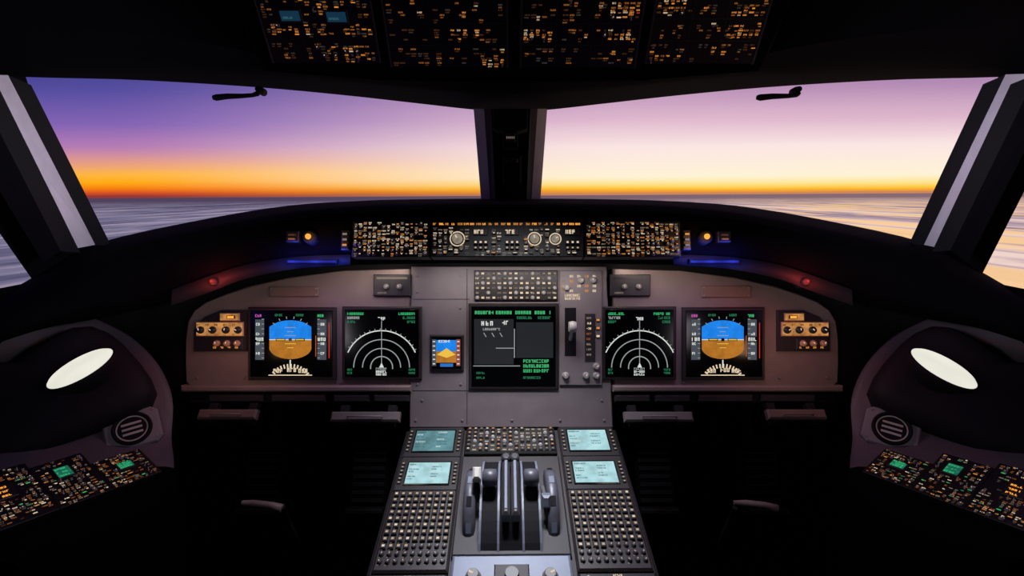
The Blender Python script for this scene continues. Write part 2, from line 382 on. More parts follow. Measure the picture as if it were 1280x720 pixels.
for sd in (-1,1):
    def q(px,py,d): return S(px if sd<0 else 1280-px,py,d)
    b=MB(); b.poly([q(*p) for p in paneL],GL); structure('window_%d'%wn,b.mesh('window'),'clear forward windshield pane facing the dusk sky','window'); wn+=1
    X0=1.15*sd
    def onx(px,py):
        px=px if sd<0 else 1280-px
        d=S(px,py,1)-CAM; tt=X0/d.x; return CAM+d*tt
    if sd<0: H=[onx(42,352),onx(-3,288),onx(-190,60)]
    else: H=[onx(56,350),onx(0,240),onx(-90,60)]
    H+= [Vector((X0,.1,H[2].z)),Vector((X0,.1,1.03))]
    b=MB()
    Oq=[None]*3+[Vector((X0,-1.6,2.1)),Vector((X0,-1.6,0))]
    Oq[0]=q(135,335,1.42); Oq[1]=q(75,220,1.27); Oq[2]=q(5,90,1.14)+Vector((0,0,.25))
    for k in range(5):
        j=(k+1)%5; b.poly([Oq[k],Oq[j],H[j]],SHELL); b.poly([Oq[k],H[j],H[k]],SHELL)
    b.poly([Oq[0],Oq[4],Vector((X0,1.3,0))],SHELL)
    structure('wall_left' if sd<0 else 'wall_right',b.mesh('wall'),'dark cockpit side wall around the side window','wall')
    b=MB(); b.poly([h+Vector((sd*.01,0,0)) for h in H],GL); structure('window_%d'%wn,b.mesh('window'),'clear side window pane beside the pilot seat','window'); wn+=1
    b=MB()
    if sd<0: A=[q(10,94,1.04),q(-38,92,.93)]; B=[q(119,306,1.22),q(76,314,1.10)]
    else: A=[q(23,93,1.04),q(-16,92,.95)]; B=[q(125,306,1.22),q(92,313,1.12)]
    top=[A[0],A[1]]; bot=[B[0],B[1]]
    off=CD(0,0,1)*-.05
    b.poly([bot[0],top[0],top[1],bot[1]],FRAME)
    b.poly([bot[0]+off,top[0]+off,top[0],bot[0]],BLACK); b.poly([bot[1],top[1],top[1]+off,bot[1]+off],BLACK)
    if sd<0: C2=[q(-90,92,.90),q(54,328,1.06)]
    else: C2=[q(-50,92,.92),q(70,328,1.08)]
    b.poly([bot[1],top[1],C2[0],C2[1]],SHELL)
    structure('trim_%d'%(1 if sd<0 else 2),b.mesh('trim'),'grey metal window pillar with black inner trim','window pillar')
b=MB()
pf=[S(135,335,1.42),S(604,275,1.82),S(676,275,1.82),S(1145,335,1.42)]
b.poly([pf[0],pf[1],Vector((pf[1].x,pf[1].y,0)),Vector((pf[0].x,pf[0].y,0))],SHELL)
b.poly([pf[1],pf[2],Vector((pf[2].x,pf[2].y,0)),Vector((pf[1].x,pf[1].y,0))],SHELL)
b.poly([pf[2],pf[3],Vector((pf[3].x,pf[3].y,0)),Vector((pf[2].x,pf[2].y,0))],SHELL)
structure('wall_front',b.mesh('wall_front'),'dark forward bulkhead beneath the windshield','wall')
b=MB()
def strip(pts,mat): b.poly([S(*p) for p in pts],mat)
PG=paint('post_grey_paint',(150,142,152),.5)
strip([(603,270,1.7),(592,136,1.58),(605,136,1.54),(614,270,1.66)],PG)
strip([(674,270,1.7),(684,136,1.58),(672,136,1.54),(663,270,1.66)],PG)
strip([(614,270,1.66),(605,136,1.54),(614,136,1.5),(620,270,1.6)],BLACK)
strip([(663,270,1.66),(672,136,1.54),(663,136,1.5),(657,270,1.6)],BLACK)
strip([(620,270,1.6),(614,136,1.5),(663,136,1.5),(657,270,1.6)],SHELL)
structure('trim_3',b.mesh('trim'),'dark centre windshield post between the two panes','window pillar')
CF=Frame(S(638,150,1.4),CD(0,-.1,1))
o=thing('magnetic_compass','small black standby compass hung on the centre post','compass',CF)
b=MB(); b.prism([(-.05,-.022),(-.022,-.03),(-.022,-.075),(.022,-.075),(.022,-.03),(.05,-.022),(.05,.03),(-.05,.03)],-.05,.0,BLACK,c=.004); put('housing',b.mesh('housing'),o)
b=MB(); b.cbox(-.014,-.062,.014,-.036,-.0,.004,.002,KNOBD); 
for k in range(5): b.quad(-.011+k*.005,-.052,-.009+k*.005,-.046,.0043,G_WD)
put('dial_window',b.mesh('dial'),o)
CF2=Frame(S(640,212,1.52),CD(0,-.1,1))
o=thing('document_clip','black clip plate fixed low on the centre post','clip',CF2)
b=MB(); b.cbox(-.03,-.045,.03,.045,-.03,.0,.006,BLACK); b.cbox(-.018,.02,.018,.032,0,.006,.002,KNOBD); put('clip_body',b.mesh('clip'),o)
for sd in (-1,1):
    hf=Frame(S(294 if sd<0 else 974,119,1.3),CD(0,-.1,1))
    o=thing('grab_handle','small black curved grab handle under the window header','handle',hf,group='window header handles')
    b=MB(); b.sweep([(-.058,-.006,0),(-.05,-.006,0),(-.02,-.004,.004),(.02,-.003,.004),(.045,.0,0),(.054,.006,-.008),(.056,.018,-.02)],[.006,.0085,.0075,.006,.0055,.0065,.006],BLACK)
    put('grip',b.mesh('grip'),o)
    b=MB(); b.rev([(.010,-.04),(.010,-.02),(.007,-.006)],BLACK,12,cx=.056,cy=.018); put('mount',b.mesh('mount'),o)

# ------------------------------------------------------------------ overhead panel
o0=S(640,84,1.05); o1=S(640,0,.968)
yv=(o1-o0).normalized(); OF=Frame(o0,RT.cross(yv),yv)
if OF.n.dot(BK)<0: OF=Frame(o0,-OF.n,yv)
con=thing('overhead_console','black overhead console housing carrying four switch panels','console',OF)
b=MB()
b.prism([(-.535,-.01),(-.30,-.030),(0,-.036),(.30,-.030),(.535,-.01),(.575,.30),(-.575,.30)],-.05,-.004,SHELL,c=.008); put('housing',b.mesh('housing'),con)
cols=[(-.502,-.274,0),(-.256,-.008,1),(.016,.26,2),(.278,.506,3)]
for (a,c,i) in cols:
    lab=['overhead switch panel with blue-lit displays and amber legends','dense overhead switch panel with orange and amber legends','overhead switch panel with white knobs and amber legends','overhead switch panel densely lit with amber legends'][i]
    cx=(a+c)/2; h0=[.010,0,0,.008][i]
    o=thing('overhead_switch_panel',lab,'control panel',OF,cx,h0,0,group='overhead switch panels')
    W=(c-a)/2; H=.24; b=MB(); b.cbox(-W,0,W,H,-.004,.006,.002,OHM)
    b.cbox(-W,0,-W+.004,H,.006,.008,.001,MODULE); b.cbox(W-.004,0,W,H,.006,.008,.001,MODULE)
    ss=[(-.33,.33),(-.25,.4),(-.4,.2),(-.3,.3)][i]; vs=(.045,.085,.13,.18)
    for s in ss: b.quad(W*s-.0006,.004,W*s+.0006,H-.004,.0063,MODULE)
    for v in vs: b.quad(-W+.003,v-.0006,W-.003,v+.0006,.0063,MODULE)
    blk=[]
    if i==0:
        for (u,v) in ((-.45,.088),(.35,.086)):
            b.cbox(W*u-.022,v-.012,W*u+.024,v+.014,.006,.0075,.001,BEZEL); b.quad(W*u-.018,v-.008,W*u+.020,v+.010,.0079,glow('dim_blue_readout',(16,48,68)))
            b.word(W*u-.014,v-.004,.004,6,.0082,glow('readout_teal',(50,90,98))); blk.append((W*u,v))
    cl_=[(random.uniform(-W,W),random.uniform(0,.17),random.uniform(.03,.05)) for _ in range(6)]
    hot=lambda x,y: sum(math.exp(-(((x-a_)/r_)**2+((y-b_)/(r_*.6))**2)) for a_,b_,r_ in cl_)
    bk=lambda x,y: all(abs(x-q_[0])>.028 or abs(y-q_[1])>.018 for q_ in blk) and all(abs(x-W*s)>.007 for s in ss) and all(abs(y-v)>.006 for v in vs)
    mkh=lambda x,y: bk(x,y) and random.random()<min(1,hot(x,y)*1.1)
    populate(o,b,-W+.006,.004,W-.006,H-.01,19,28,{'word':6,'toggle':.8,'knob':.4,'lamp':1.5,'none':1.2},.006,[O_A,O_A,O_B,O_B,O_C,O_W] if i else [O_A,O_B,O_B,O_D],[O_A,O_A,O_B,O_B,O_W,G_RED if i==2 else O_B],wh=.003,kr=.0042,mask=mkh)
    mkc=lambda x,y: bk(x,y) and hot(x,y)<.6 and random.random()<.55
    populate(o,b,-W+.008,.006,W-.008,H-.01,18,25,{'word':6,'none':3},.0061,[O_B,O_C,O_C,O_D],[O_C],wh=.0028,mask=mkc)
    put('panel_plate',b.mesh('panel_plate'),o)

# ------------------------------------------------------------------ glareshield
g0=[(-60,398,1.12),(0,370,1.2),(60,336,1.3),(125,303,1.42),(250,275,1.55),(360,257,1.65),(450,251,1.72),(520,249,1.75),(640,248,1.78)]
g1=[(-60,402,1.0),(0,376,1.06),(60,342,1.15),(120,309,1.25),(250,280,1.34),(360,261,1.40),(450,254,1.43),(520,252,1.44),(640,251,1.44)]
g2=[(-60,425,.95),(0,400,1.0),(60,366,1.05),(140,326,1.08),(250,297,1.11),(360,275,1.12),(450,266,1.12),(520,264,1.12),(640,264,1.12)]
g3=[(-60,445,.95),(0,425,1.0),(60,406,1.05),(130,392,1.08),(215,372,1.11),(310,342,1.12),(400,330,1.12),(500,326,1.12),(640,325,1.12)]
g4=[(-60,450,1.1),(0,428,1.12),(60,408,1.15),(130,392,1.2),(215,370,1.25),(310,339,1.26),(400,328,1.26),(500,325,1.26),(640,324,1.26)]
o=put('glareshield',loft([sym(g0),sym(g1),sym(g2),sym(g3),sym(g4)],SHIELD,64,rowsmooth=3).mesh('glareshield')); tag(o,'black padded glareshield coaming arching over the instrument panel','glareshield')
for sd in (-1,1):
    M_=(lambda px:px) if sd<0 else (lambda px:1280-px)
    c0=[(215,362,1.085),(265,344,1.09),(310,330,1.095),(370,321,1.10),(438,318,1.10)]
    c1=[(214,382,1.08),(265,364,1.085),(309,348,1.09),(370,336,1.095),(438,331,1.095)]
    c2=[(214,382,1.12),(265,364,1.12),(309,348,1.12),(370,336,1.12),(438,331,1.12)]
    c00=[(215,362,1.12),(265,344,1.12),(310,330,1.12),(370,321,1.12),(438,318,1.12)]
    b=loft([[S(M_(p[0]),p[1],p[2]) for p in r] for r in (c00,c0,c1,c2)],LIP,20)
    o=put('glareshield_lip',b.mesh('lip')); tag(o,'satin black lower lip strip of the glareshield catching coloured light','trim strip',group='glareshield lip strips')

MF=Frame(S(640,360,1.24),BK)
k=.002
def U(px): return (px-640)*k
def V(py): return (360-py)*k
GF=Frame(S(640,298,1.09),CD(0,.12,1))
def gx(px): return (px-640)*1.09/F
def gpanel(name,label,x0,x1,group=None):
    cx=gx((x0+x1)/2); W=gx(x1)-cx
    o=thing(name,label,'control panel',GF,cx,0,0,group); b=MB(); b.cbox(-W,-.042,W,.038,-.04,.004,.002,MODULE); return o,b,W
def gfill(o,b,W,nx,amb):
    wm=[G_WHT,G_WD,G_WD,G_AMB]+([G_AMB,G_AMB2] if amb else [G_WHT])
    populate(o,b,-W+.003,-.039,W-.003,.034,nx,10,{'key':2.4,'word':3.4,'knob':.8,'lamp':1.4,'none':1.4},.004,wm,[G_WHT,G_AMB,G_WD,G_KEY],wh=.0028,kr=.0045)
    put('panel_plate',b.mesh('plate'),o)
o,b,W=gpanel('flight_director_control_panel','black glareshield panel crowded with cream lit selector buttons',441,537,'glareshield selector panels'); gfill(o,b,W,16,False)
o,b,W=gpanel('flight_director_control_panel','black glareshield panel crowded with amber lit selector buttons',731,850,'glareshield selector panels'); gfill(o,b,W,19,True)
o,b,W=gpanel('autopilot_control_panel','central glareshield panel with round cream dials and readout windows',539,729)
c0=gx(634)
dials=((572,.0145),(668,.013),(694,.011))
for px,r in dials:
    X=gx(px)-c0; b.ring(X,-.002,r,r+.0024,.0046,G_WHT,n=20); knob(o,X,-.002,.004,r*.8,mat=glow('lit_cream_knob',(150,140,124),1,.4,90))
wins=(604,643,718)
for px in wins:
    X=gx(px)-c0; b.cbox(X-.022,.006,X+.010,.022,.004,.006,.001,BEZEL); b.word(X-.020,.009,.009,3,.0064,G_WHT)
    for q_ in (-.016,-.005,.006): key(o,X+q_,-.010,.004,.009,.009,KNOBD,G_WHT); key(o,X+q_,-.022,.004,.008,.007,KNOBD,G_KEY)
def mkm(x,y):
    for px,r in dials:
        if math.hypot(x-(gx(px)-c0),y+.002)<r+.004: return False
    for px in wins:
        X=gx(px)-c0
        if X-.025<x<X+.014 and y>-.028: return False
    return True
populate(o,b,-W+.003,-.037,W-.003,.022,28,8,{'key':1.6,'word':3.5,'knob':.4,'lamp':1.6,'none':2.4},.004,[G_WHT,G_WD,G_WD,G_WF],[G_WHT,G_AMB,G_WD,G_KEY],wh=.0028,kr=.0042,mask=mkm)
for i in range(24): b.word(-W+.004+i*.0136,.029,.0046,random.randint(2,3),.0044,random.choice([G_AMB,G_AMB,G_ORG]))
put('panel_plate',b.mesh('plate'),o)
def bulb(name,label,px,py,d,n,col,r=.007,grp=None):
    fr=Frame(S(px,py,d),n); o=thing(name,label,'lamp',fr,group=grp)
    b=MB(); b.rev([(r*2.4,-.03),(r*2.2,-.002),(r*1.5,.003)],LIP,20); put('lamp_housing',b.mesh('h'),o)
    b=MB(); b.rev([(r,.002),(r*.9,.006),(r*.5,.009)],col,16); put('lamp_lens',b.mesh('l'),o); return o
for px in (386,883):
    bulb('map_light','small warm glowing lamp on the glareshield face',px,296,1.075,CD(0,.1,1),G_LENS,.0065,'glareshield warm lamps')
    fr=Frame(S(px+(-20 if px<640 else 22),296,1.085),CD(0,.1,1)); o=thing('warning_light','small amber caution button next to the glareshield lamp','warning light',fr,group='glareshield caution buttons')
    b=MB(); b.cbox(-.014,-.012,.014,.012,-.02,.003,.002,MODULE); put('housing',b.mesh('h'),o); lamp(o,0,.003,.003,.018,.006,O_C); lamp(o,0,-.006,.003,.018,.005,G_AMB2)
    fr=Frame(S(432 if px<640 else 858,300,1.085),CD(0,.1,1)); o=thing('warning_light','narrow amber caution light beside the selector panel','warning light',fr,group='glareshield caution buttons')
    b=MB(); b.cbox(-.009,-.022,.009,.022,-.02,.003,.002,MODULE); put('housing',b.mesh('h'),o)
    for v in (.012,0,-.012): lamp(o,0,v,.003,.012,.006,random.choice([G_AMB,G_WD]))
for px in (266,1008): bulb('red_flood_lamp','dim red lamp under the glareshield edge',px,352,1.08,CD(0,.2,1),glow('red_lens',(150,36,30)),.004,'red flood lamps')
for px in (390,893):
    fr=Frame(S(px,327,1.088),CD(0,-.1,1)); o=thing('blue_flood_strip','slim blue light strip set in the glareshield lip','lamp',fr,group='blue flood strips')
    b=MB(); b.cbox(-.055,-.004,.055,.004,-.01,.002,.001,BLACK); put('strip_housing',b.mesh('h'),o)
    b=MB(); b.cbox(-.052,-.0022,.052,.0022,.002,.003,.0004,glow('blue_strip',(20,26,140))); put('strip_lens',b.mesh('h'),o)

# ------------------------------------------------------------------ main panel
o=thing('instrument_panel','grey-brown main instrument panel with rounded upper corners','instrument panel',MF)
b=MB(); pl=[(100,325),(1180,325),(1180,505),(100,505)]
b.prism([(U(a),V(c)) for a,c in pl],-.06,-.022,BLACK); put('panel_support',b.mesh('support'),o)
left=[(513,486)]+[(240,486),(232,478)]+[(231,455),(231,425),(234,402),(242,388),(256,378),(280,368),(310,358),(360,347),(430,338),(513,336)]
for s in (0,1):
    b=MB(); b.prism([(U(a if s==0 else 1280-a),V(c)) for a,c in left],-.03,0,PANEL,c=.004); put('outer_panel',b.mesh('outer'),o)
b=MB(); b.prism([(U(514),V(333)),(U(758),V(333)),(U(766),V(534)),(U(512),V(534))],-.03,.003,PANELC,c=.003)
for yy in (374,488): b.quad(U(516),V(yy)-.0008,U(587),V(yy)+.0008,.0034,PANELD)
b.quad(U(584)-.0008,V(530),U(584)+.0008,V(336),.0034,PANELD)
put('centre_panel',b.mesh('centre'),o)
for s in (0,1):
    f=(lambda a:U(a)) if s==0 else (lambda a:U(1280-a))
    x0,x1=sorted((f(229),f(515)))
    b=MB(); b.cbox(x0,V(489),x1,V(481),-.02,.012,.004,PANEL); put('lower_lip',b.mesh('lip'),o)
    b=MB(); b.cbox(x0+.01,V(505),x1-.01,V(492),-.04,-.004,.003,BLACK); put('lower_rail',b.mesh('rail'),o)
    for (a,c) in ((418,462),(468,512),(340,408),(262,330)):
        p,q2=sorted((f(a),f(c))); b=MB(); b.cbox(p,V(502),q2,V(493),-.02,.006,.003,PANELD); put('latch_block',b.mesh('latch'),o)
for (a,c) in ((522,345),(522,365),(522,385),(576,345),(576,385),(522,480),(576,480),(520,525),(578,525),(700,525),(755,525),(640,525),(247,472),(306,472),(1033,472),(974,472),(426,478),(854,478),(528,500),(752,500)):
    if 'sc' not in PC:
        b=MB(); b.rev([(.003,0),(.003,.0045),(.0022,.0052)],KNOB,10); PC['sc']=b.mesh('screw')
    put('screw_head',PC['sc'],o,loc=(U(a),V(c),0))

def display(name,label,x0,y0,x1,y1,bz=4,w=.002,group=None):
    cx,cy=U((x0+x1)/2),V((y0+y1)/2); W,H=(x1-x0)*k/2,(y1-y0)*k/2
    o=thing(name,label,'display',MF,cx,cy,w,group)
    b=MB(); e=bz*k
    b.cbox(-W-e,-H-e,W+e,H+e,-.004,.008,.003,BEZEL); b.quad(-W-.001,-H-.001,W+.001,H+.001,.0083,BLACK)
    put('bezel',b.mesh('bezel'),o)
    s=MB(); s.cbox(-W,-H,W,H,.0083,.0092,.0004,SCR); return o,s
Z1,Z2,Z3,Z4=.0095,.0098,.0101,.0104
def pfd(px0,px1,mir,label):
    o,s=display('primary_flight_display',label,px0,388,px1,470,group='attitude displays')
    W=(px1-px0)/2
    K=k
    ax,ay=(-1,7) if not mir else (-2,7)
    rx=26
    def R(x0,y0,x1,y1,z,m): s.quad(x0*K,y0*K,x1*K,y1*K,z,m)
    s.poly([(K*(ax+x),K*(ay+y),Z1) for x,y in [(-rx,-2),(rx,-2),(rx,14)]+[(rx*math.cos(math.radians(a)),10+12*math.sin(math.radians(a))) for a in range(30,151,12)]+[(-rx,14)]],G_SKY)
    s.poly([(K*(ax+x),K*(ay+y),Z1) for x,y in [(rx,-2),(-rx,-2),(-rx,-14)]+[(rx*math.cos(math.radians(a)),-12+14*math.sin(math.radians(a))) for a in range(195,346,12)]+[(rx,-14)]],G_BRN)
    R(ax-rx,ay-2.5,ax+rx,ay-1.5,Z2,G_SW)
    for i in (-12,-7,3,8,13):
        L=7 if i%2 else 4; R(ax-L,ay+i-.4,ax+L,ay+i+.4,Z2,G_SG if i>0 else G_YEL)
    for sg in (-1,1): R(ax+sg*12-6,ay-3.6,ax+sg*12+6,ay-.4,Z3,SCR); R(ax+sg*12-5,ay-2.6,ax+sg*12+5,ay-1.2,Z4,G_YEL)
    R(ax-2,ay-4,ax+2,ay,Z3,SCR)
    for a in range(40,141,20): 
        c,d=math.cos(math.radians(a)),math.sin(math.radians(a)); s.line(K*(ax+c*25),K*(ay+4+d*20),K*(ax+c*28),K*(ay+4+d*23),K*.8,Z3,G_SG)
    for sg,xx in ((-1,-W+6),(1,W-18)):
        R(xx,-20,xx+11,30,Z1,G_TAPE)
        for i in range(9):
            yy=-18+i*6; R(xx+(8 if sg<0 else 0),yy,xx+(11 if sg<0 else 3),yy+.8,Z2,G_SG)
            if i%2: s.word(K*(xx+(1 if sg<0 else 4)),K*(yy-1.5),K*3.2,2,Z2,G_SW)
        R(xx-1,2,xx+12,9,Z3,SCR); s.word(K*(xx+.5),K*3.4,K*4.4,3,Z4,G_SW)
        s.word(K*xx,K*33,K*3.4,3,Z2,G_MAG if sg<0 else G_NAVG)
    R(W-4,-18,W-3,26,Z2,G_RED); R(W-20.5,-16,W-19.5,10,Z2,glow('dim_orange',(170,80,50)))
    s.word(-K*20,K*34,K*3,4,Z2,G_GD); s.word(K*6,K*34,K*3,4,Z2,G_GD)
    for a in range(28,153,10):
        c,d=math.cos(math.radians(a)),math.sin(math.radians(a)); s.line(K*(ax+c*22),K*(-46+d*16),K*(ax+c*26),K*(-46+d*21),K*1.8,Z2,G_WHT)
    s.word(-K*22,-K*36,K*5,3,Z3,G_WHT); s.word(K*9,-K*36,K*5,3,Z3,G_WHT); s.word(-K*5,-K*35,K*5,3,Z3,G_WHT)
    s.poly([(K*(ax+x),K*y,Z2) for x,y in ((-27,-39.5),(27,-39.5),(27,-38.3),(-27,-38.3))],G_WHT)
    s.line(K*ax,-K*30,K*ax,-K*20,K*1.6,Z3,G_SW)
    put('screen',s.mesh('screen'),o)
pfd(316,417,False,'square flight display glowing blue over brown beside pale tapes')
pfd(856,950,True,'square flight display glowing blue over brown in dark bezel')
def nd(px0,px1,label):
    o,s=display('navigation_display',label,px0,387,px1,470,group='navigation displays')
    W=(px1-px0)/2; K=k; cy=-30
    for r,t_ in ((13,1.3),(23,1.2),(34,1.2)): s.ring(0,cy*K,r*K,(r+t_)*K,Z1,G_SG,-8 if r<20 else 0,188 if r<20 else 180,32)
    s.ring(0,cy*K,45*K,46.4*K,Z1,G_SW,24,156,32)
    for a in range(28,153,8):
        c,d=math.cos(math.radians(a)),math.sin(math.radians(a)); s.line(K*c*45,K*(cy+d*45),K*c*48.5,K*(cy+d*48.5),K*.8,Z1,G_SG)
    s.line(0,K*(cy+4),0,K*(cy+58),K*.9,Z2,G_SG)
    s.poly([(0,K*(cy+6),Z3),(-K*3,K*cy,Z3),(K*3,K*cy,Z3)],G_SW)
    s.quad(-K*6,K*28,K*6,K*33,Z2,SCR); s.word(-K*4.5,K*28.5,K*4,3,Z3,G_SW)
    for i in range(3): s.word(-K*(W-3),K*(35-i*5),K*3.2,8-i*2,Z1,(G_GRN,G_SG,G_GD)[i]); s.word(K*(W-3-(8-i*2)*2.7),K*(35-i*5),K*3.2,8-i*2,Z1,(G_GRN,G_GD,G_GD)[i])
    for i in range(2): s.word(-K*(W-3),-K*(34+i*4),K*2.6,3,Z1,G_GD); s.word(K*(W-12),-K*(34+i*4),K*2.6,4,Z1,G_GD)
    for i in range(3): s.word(-K*7,-K*(33+i*3.4),K*2.8,6,Z2,G_SW if i else G_SG)
    put('screen',s.mesh('screen'),o)
nd(433,524,'dark square navigation display with pale concentric range arcs')
nd(756,840,'dark square navigation display with pale concentric range arcs')
o,s=display('engine_display','large dark square display with green text rows and white lines',590,383,694,482,4)
K=k
s.quad(-K*49,-K*22,K*0,K*34,Z1,G_CHAR); s.quad(K*3,-K*14,K*49,K*30,Z1,G_CHAR)
for (x,n) in ((-48,7),(-22,6),(2,6),(26,6)): s.word(K*x,K*40,K*4.2,n,Z2,G_NAVG)
s.word(K*4,K*34,K*3.4,7,Z2,G_GD); s.word(K*30,K*34,K*3.4,6,Z2,G_GD)
s.word(-K*40,K*26,K*5.5,3,Z2,G_SW,gap=.6); s.word(-K*14,K*27,K*5,2,Z2,G_SW); s.word(-K*38,K*20,K*3,9,Z2,G_SG)
for x in (-37,-27,-17): s.line(K*x,K*17,K*(x+3),K*12,K*1,Z2,G_SG)
s.line(K*1,K*22,K*1,-K*14,K*1.1,Z2,G_SG); s.line(-K*22,-K*2,K*1,-K*2,K*1,Z2,G_SG); s.line(-K*50,-K*24,K*8,-K*24,K*1,Z2,G_SG)
for i in range(3): s.word(K*12,-K*(20+i*6),K*4,10,Z2,G_NAVG if i<2 else G_GRN)
s.word(K*12,-K*40,K*3,9,Z2,G_GD)
for i in range(2): s.word(-K*46,-K*(34+i*6),K*2.6,5,Z2,G_GD)
put('screen',s.mesh('screen'),o)
o,s=display('standby_attitude_display','small square standby display, blue sky over orange ground',541,421,577,460,3)
s.quad(-K*15,K*2,K*14,K*16,Z1,G_SKY); s.quad(-K*15,-K*12,K*14,K*2,Z1,G_BRN); s.poly([(-K*12,-K*2,Z2),(K*0,K*6,Z2),(K*11,-K*2,Z2),(0,-K*6,Z2)],G_YEL)
s.quad(-K*18,-K*16,-K*13,K*17,Z3,G_TAPE); s.quad(K*12,-K*16,K*17,K*17,Z3,glow('tape_red',(140,70,55)))
for i in range(6): s.quad(-K*17,K*(-14+i*5.5),-K*14,K*(-12.6+i*5.5),Z4,G_SW); s.quad(K*13,K*(-14+i*5.5),K*16,K*(-12.6+i*5.5),Z4,G_SW)
s.quad(-K*8,-K*17,K*8,-K*13,Z3,G_BLU); s.word(-K*10,K*13,K*3,6,Z4,G_SW)
put('screen',s.mesh('screen'),o)

def mpanel(name,label,x0,y0,x1,y1,mat=MODULE,w=.003,t=.006,group=None):
    cx,cy=U((x0+x1)/2),V((y0+y1)/2); W,H=(x1-x0)*k/2,(y1-y0)*k/2
    o=thing(name,label,'control panel',MF,cx,cy,w,group); b=MB(); b.cbox(-W,-H,W,H,-.002,t,.002,mat); return o,b,W,H
o,b,W,H=mpanel('annunciator_panel','dense panel of cream lit push buttons above the engine display',593,338,697,376,BEZEL)
for i in range(15):
    for j in range(6):
        xx=-W+.008+i*(2*W-.016)/14; yy=-H+.008+j*(2*H-.016)/5
        if (i*2+j)%5==0: knob(o,xx,yy,.006,.0052,mat=PLATE)
        elif random.random()<.55: lamp(o,xx,yy,.006,.009,.007,random.choice([G_WHT,G_KEY,G_WD,G_WHT]))
        elif random.random()<.8: b.word(xx-.005,yy-.002,.004,3,.0065,random.choice([G_WHT,G_WD]))
put('panel_plate',b.mesh('plate'),o)
o,b,W,H=mpanel('landing_gear_panel','pale grey landing gear panel with lever slot and lit legends',699,338,752,481,PANELC)
b.quad(-.040,-.07,-.012,.05,.0064,BLACK); b.quad(.01,-.085,.036,.035,.0064,PANELD)
for r in range(4):
    for c_ in range(5): b.word(-W+.006+c_*.019,H-.018-r*.012,.006,2,.0065,random.choice([G_WHT,G_WD,G_AMB]))
for v in (.07,.078): b.word(-.04,v,.006,8,.0065,G_WHT)
for r in range(8): b.word(.014,.022-r*.013,.005,3,.0068,random.choice([G_WD,G_WHT,G_AMB2]))
for v in (.02,.0,-.02): lamp(o,.042,v,.006,.010,.007,random.choice([G_WHT,G_AMB]))
put('panel_plate',b.mesh('plate'),o)
b=MB(); b.sweep([(0,-.03,.0),(0,-.01,.02),(0,.006,.04)],.004,METAL); b.rev([(.012,-.009),(.014,0),(.012,.009)],CREAMP,16,cx=.006,cy=.044,axis='x')
put('gear_lever',b.mesh('lever'),o,loc=(-.026,0,.004))
for (x,y_) in ((-.038,-.118),(.012,-.118),(.038,-.118),(.038,-.095)): knob(o,x,y_,.006,.009,mat=PLATE)
knob(o,-.036,.10,.006,.009,mat=PLATE); knob(o,.03,.118,.006,.009,mat=PLATE); knob(o,.0,.118,.006,.009,mat=PLATE)
for (x0,y0,x1,y1) in ((337,358,399,371),(876,357,938,372)):
    o,b,W,H=mpanel('placard_plate','dim brown placard plate above the flight display',x0,y0,x1,y1,paint('brown_plate',(126,104,92),.5),0,.005,'brown placards')
    for i in range(4): b.rev([(.0025,.005),(.002,.0062)],METAL,8,cx=(-1 if i%2 else 1)*(W-.006),cy=(-1 if i//2 else 1)*(H-.005))
    put('plate',b.mesh('plate'),o)
for (x0,y0,x1,y1) in ((468,343,514,370),(762,343,812,370)):
    o,b,W,H=mpanel('selector_unit','small dark selector unit with knob and lit line',x0,y0,x1,y1,PANELD,0,.010,'selector units')
    b.quad(-W+.008,H-.012,W-.008,H-.007,.0104,G_WD if x0<600 else BEZEL); b.word(-W+.01,-H+.006,.004,7,.0104,G_WD)
    knob(o,-W*.3,-.004,.010,.007); knob(o,W*.4,-.004,.010,.007); put('unit_body',b.mesh('u'),o)
for sd in (-1,1):
    f=(lambda a:a) if sd<0 else (lambda a:1280-a)
    x0,x1=sorted((f(243),f(311)))
    cx,cy=U((x0+x1)/2),V(414)
    o=thing('lighting_control_panel','backlit amber knob panel at the outer end of the instrument panel','control panel',MF,cx,cy,.001,'outer knob panels')
    b=MB(); TAN=paint('tan_panel_paint',(205,158,120),.5)
    s_=-sd
    poly=[(-.066,-.05),(.066,-.05),(.066,.052),(.0,.052),(-.04,.035),(-.066,.005)]
    b.prism([(x*s_*1.0,y) for x,y in poly],-.001,.006,BEZEL,c=.002)
    b.cbox(-.058,-.012,.06,.024,.006,.010,.002,TAN,G_BACK); b.cbox(-.02 ,-.045,.058,-.016,.006,.009,.002,PANELD); b.cbox(.0 if s_>0 else -.05,.026,.05 if s_>0 else 0,.046,.006,.009,.002,TAN,G_BACK)
    for i in range(5): b.word(-.055+i*.022,.014,.005,2,.0104,MODULE)
    for i in range(5): b.word(-.055+i*.022,-.010,.004,2,.0104,G_AMB2)
    for i in range(4): b.word(-.015+i*.018,-.042,.005,2,.0094,G_AMB)
    for x in (-.045,-.015,.018,.048): knob(o,x,.004,.010,.009,mat=KNOBD)
    for x in (-.005,.02,.045): knob(o,x,-.029,.009,.008,mat=TAN)
    lamp(o,s_*.03,.036,.009,.02,.008,G_ORG)
    put('panel_plate',b.mesh('plate'),o)

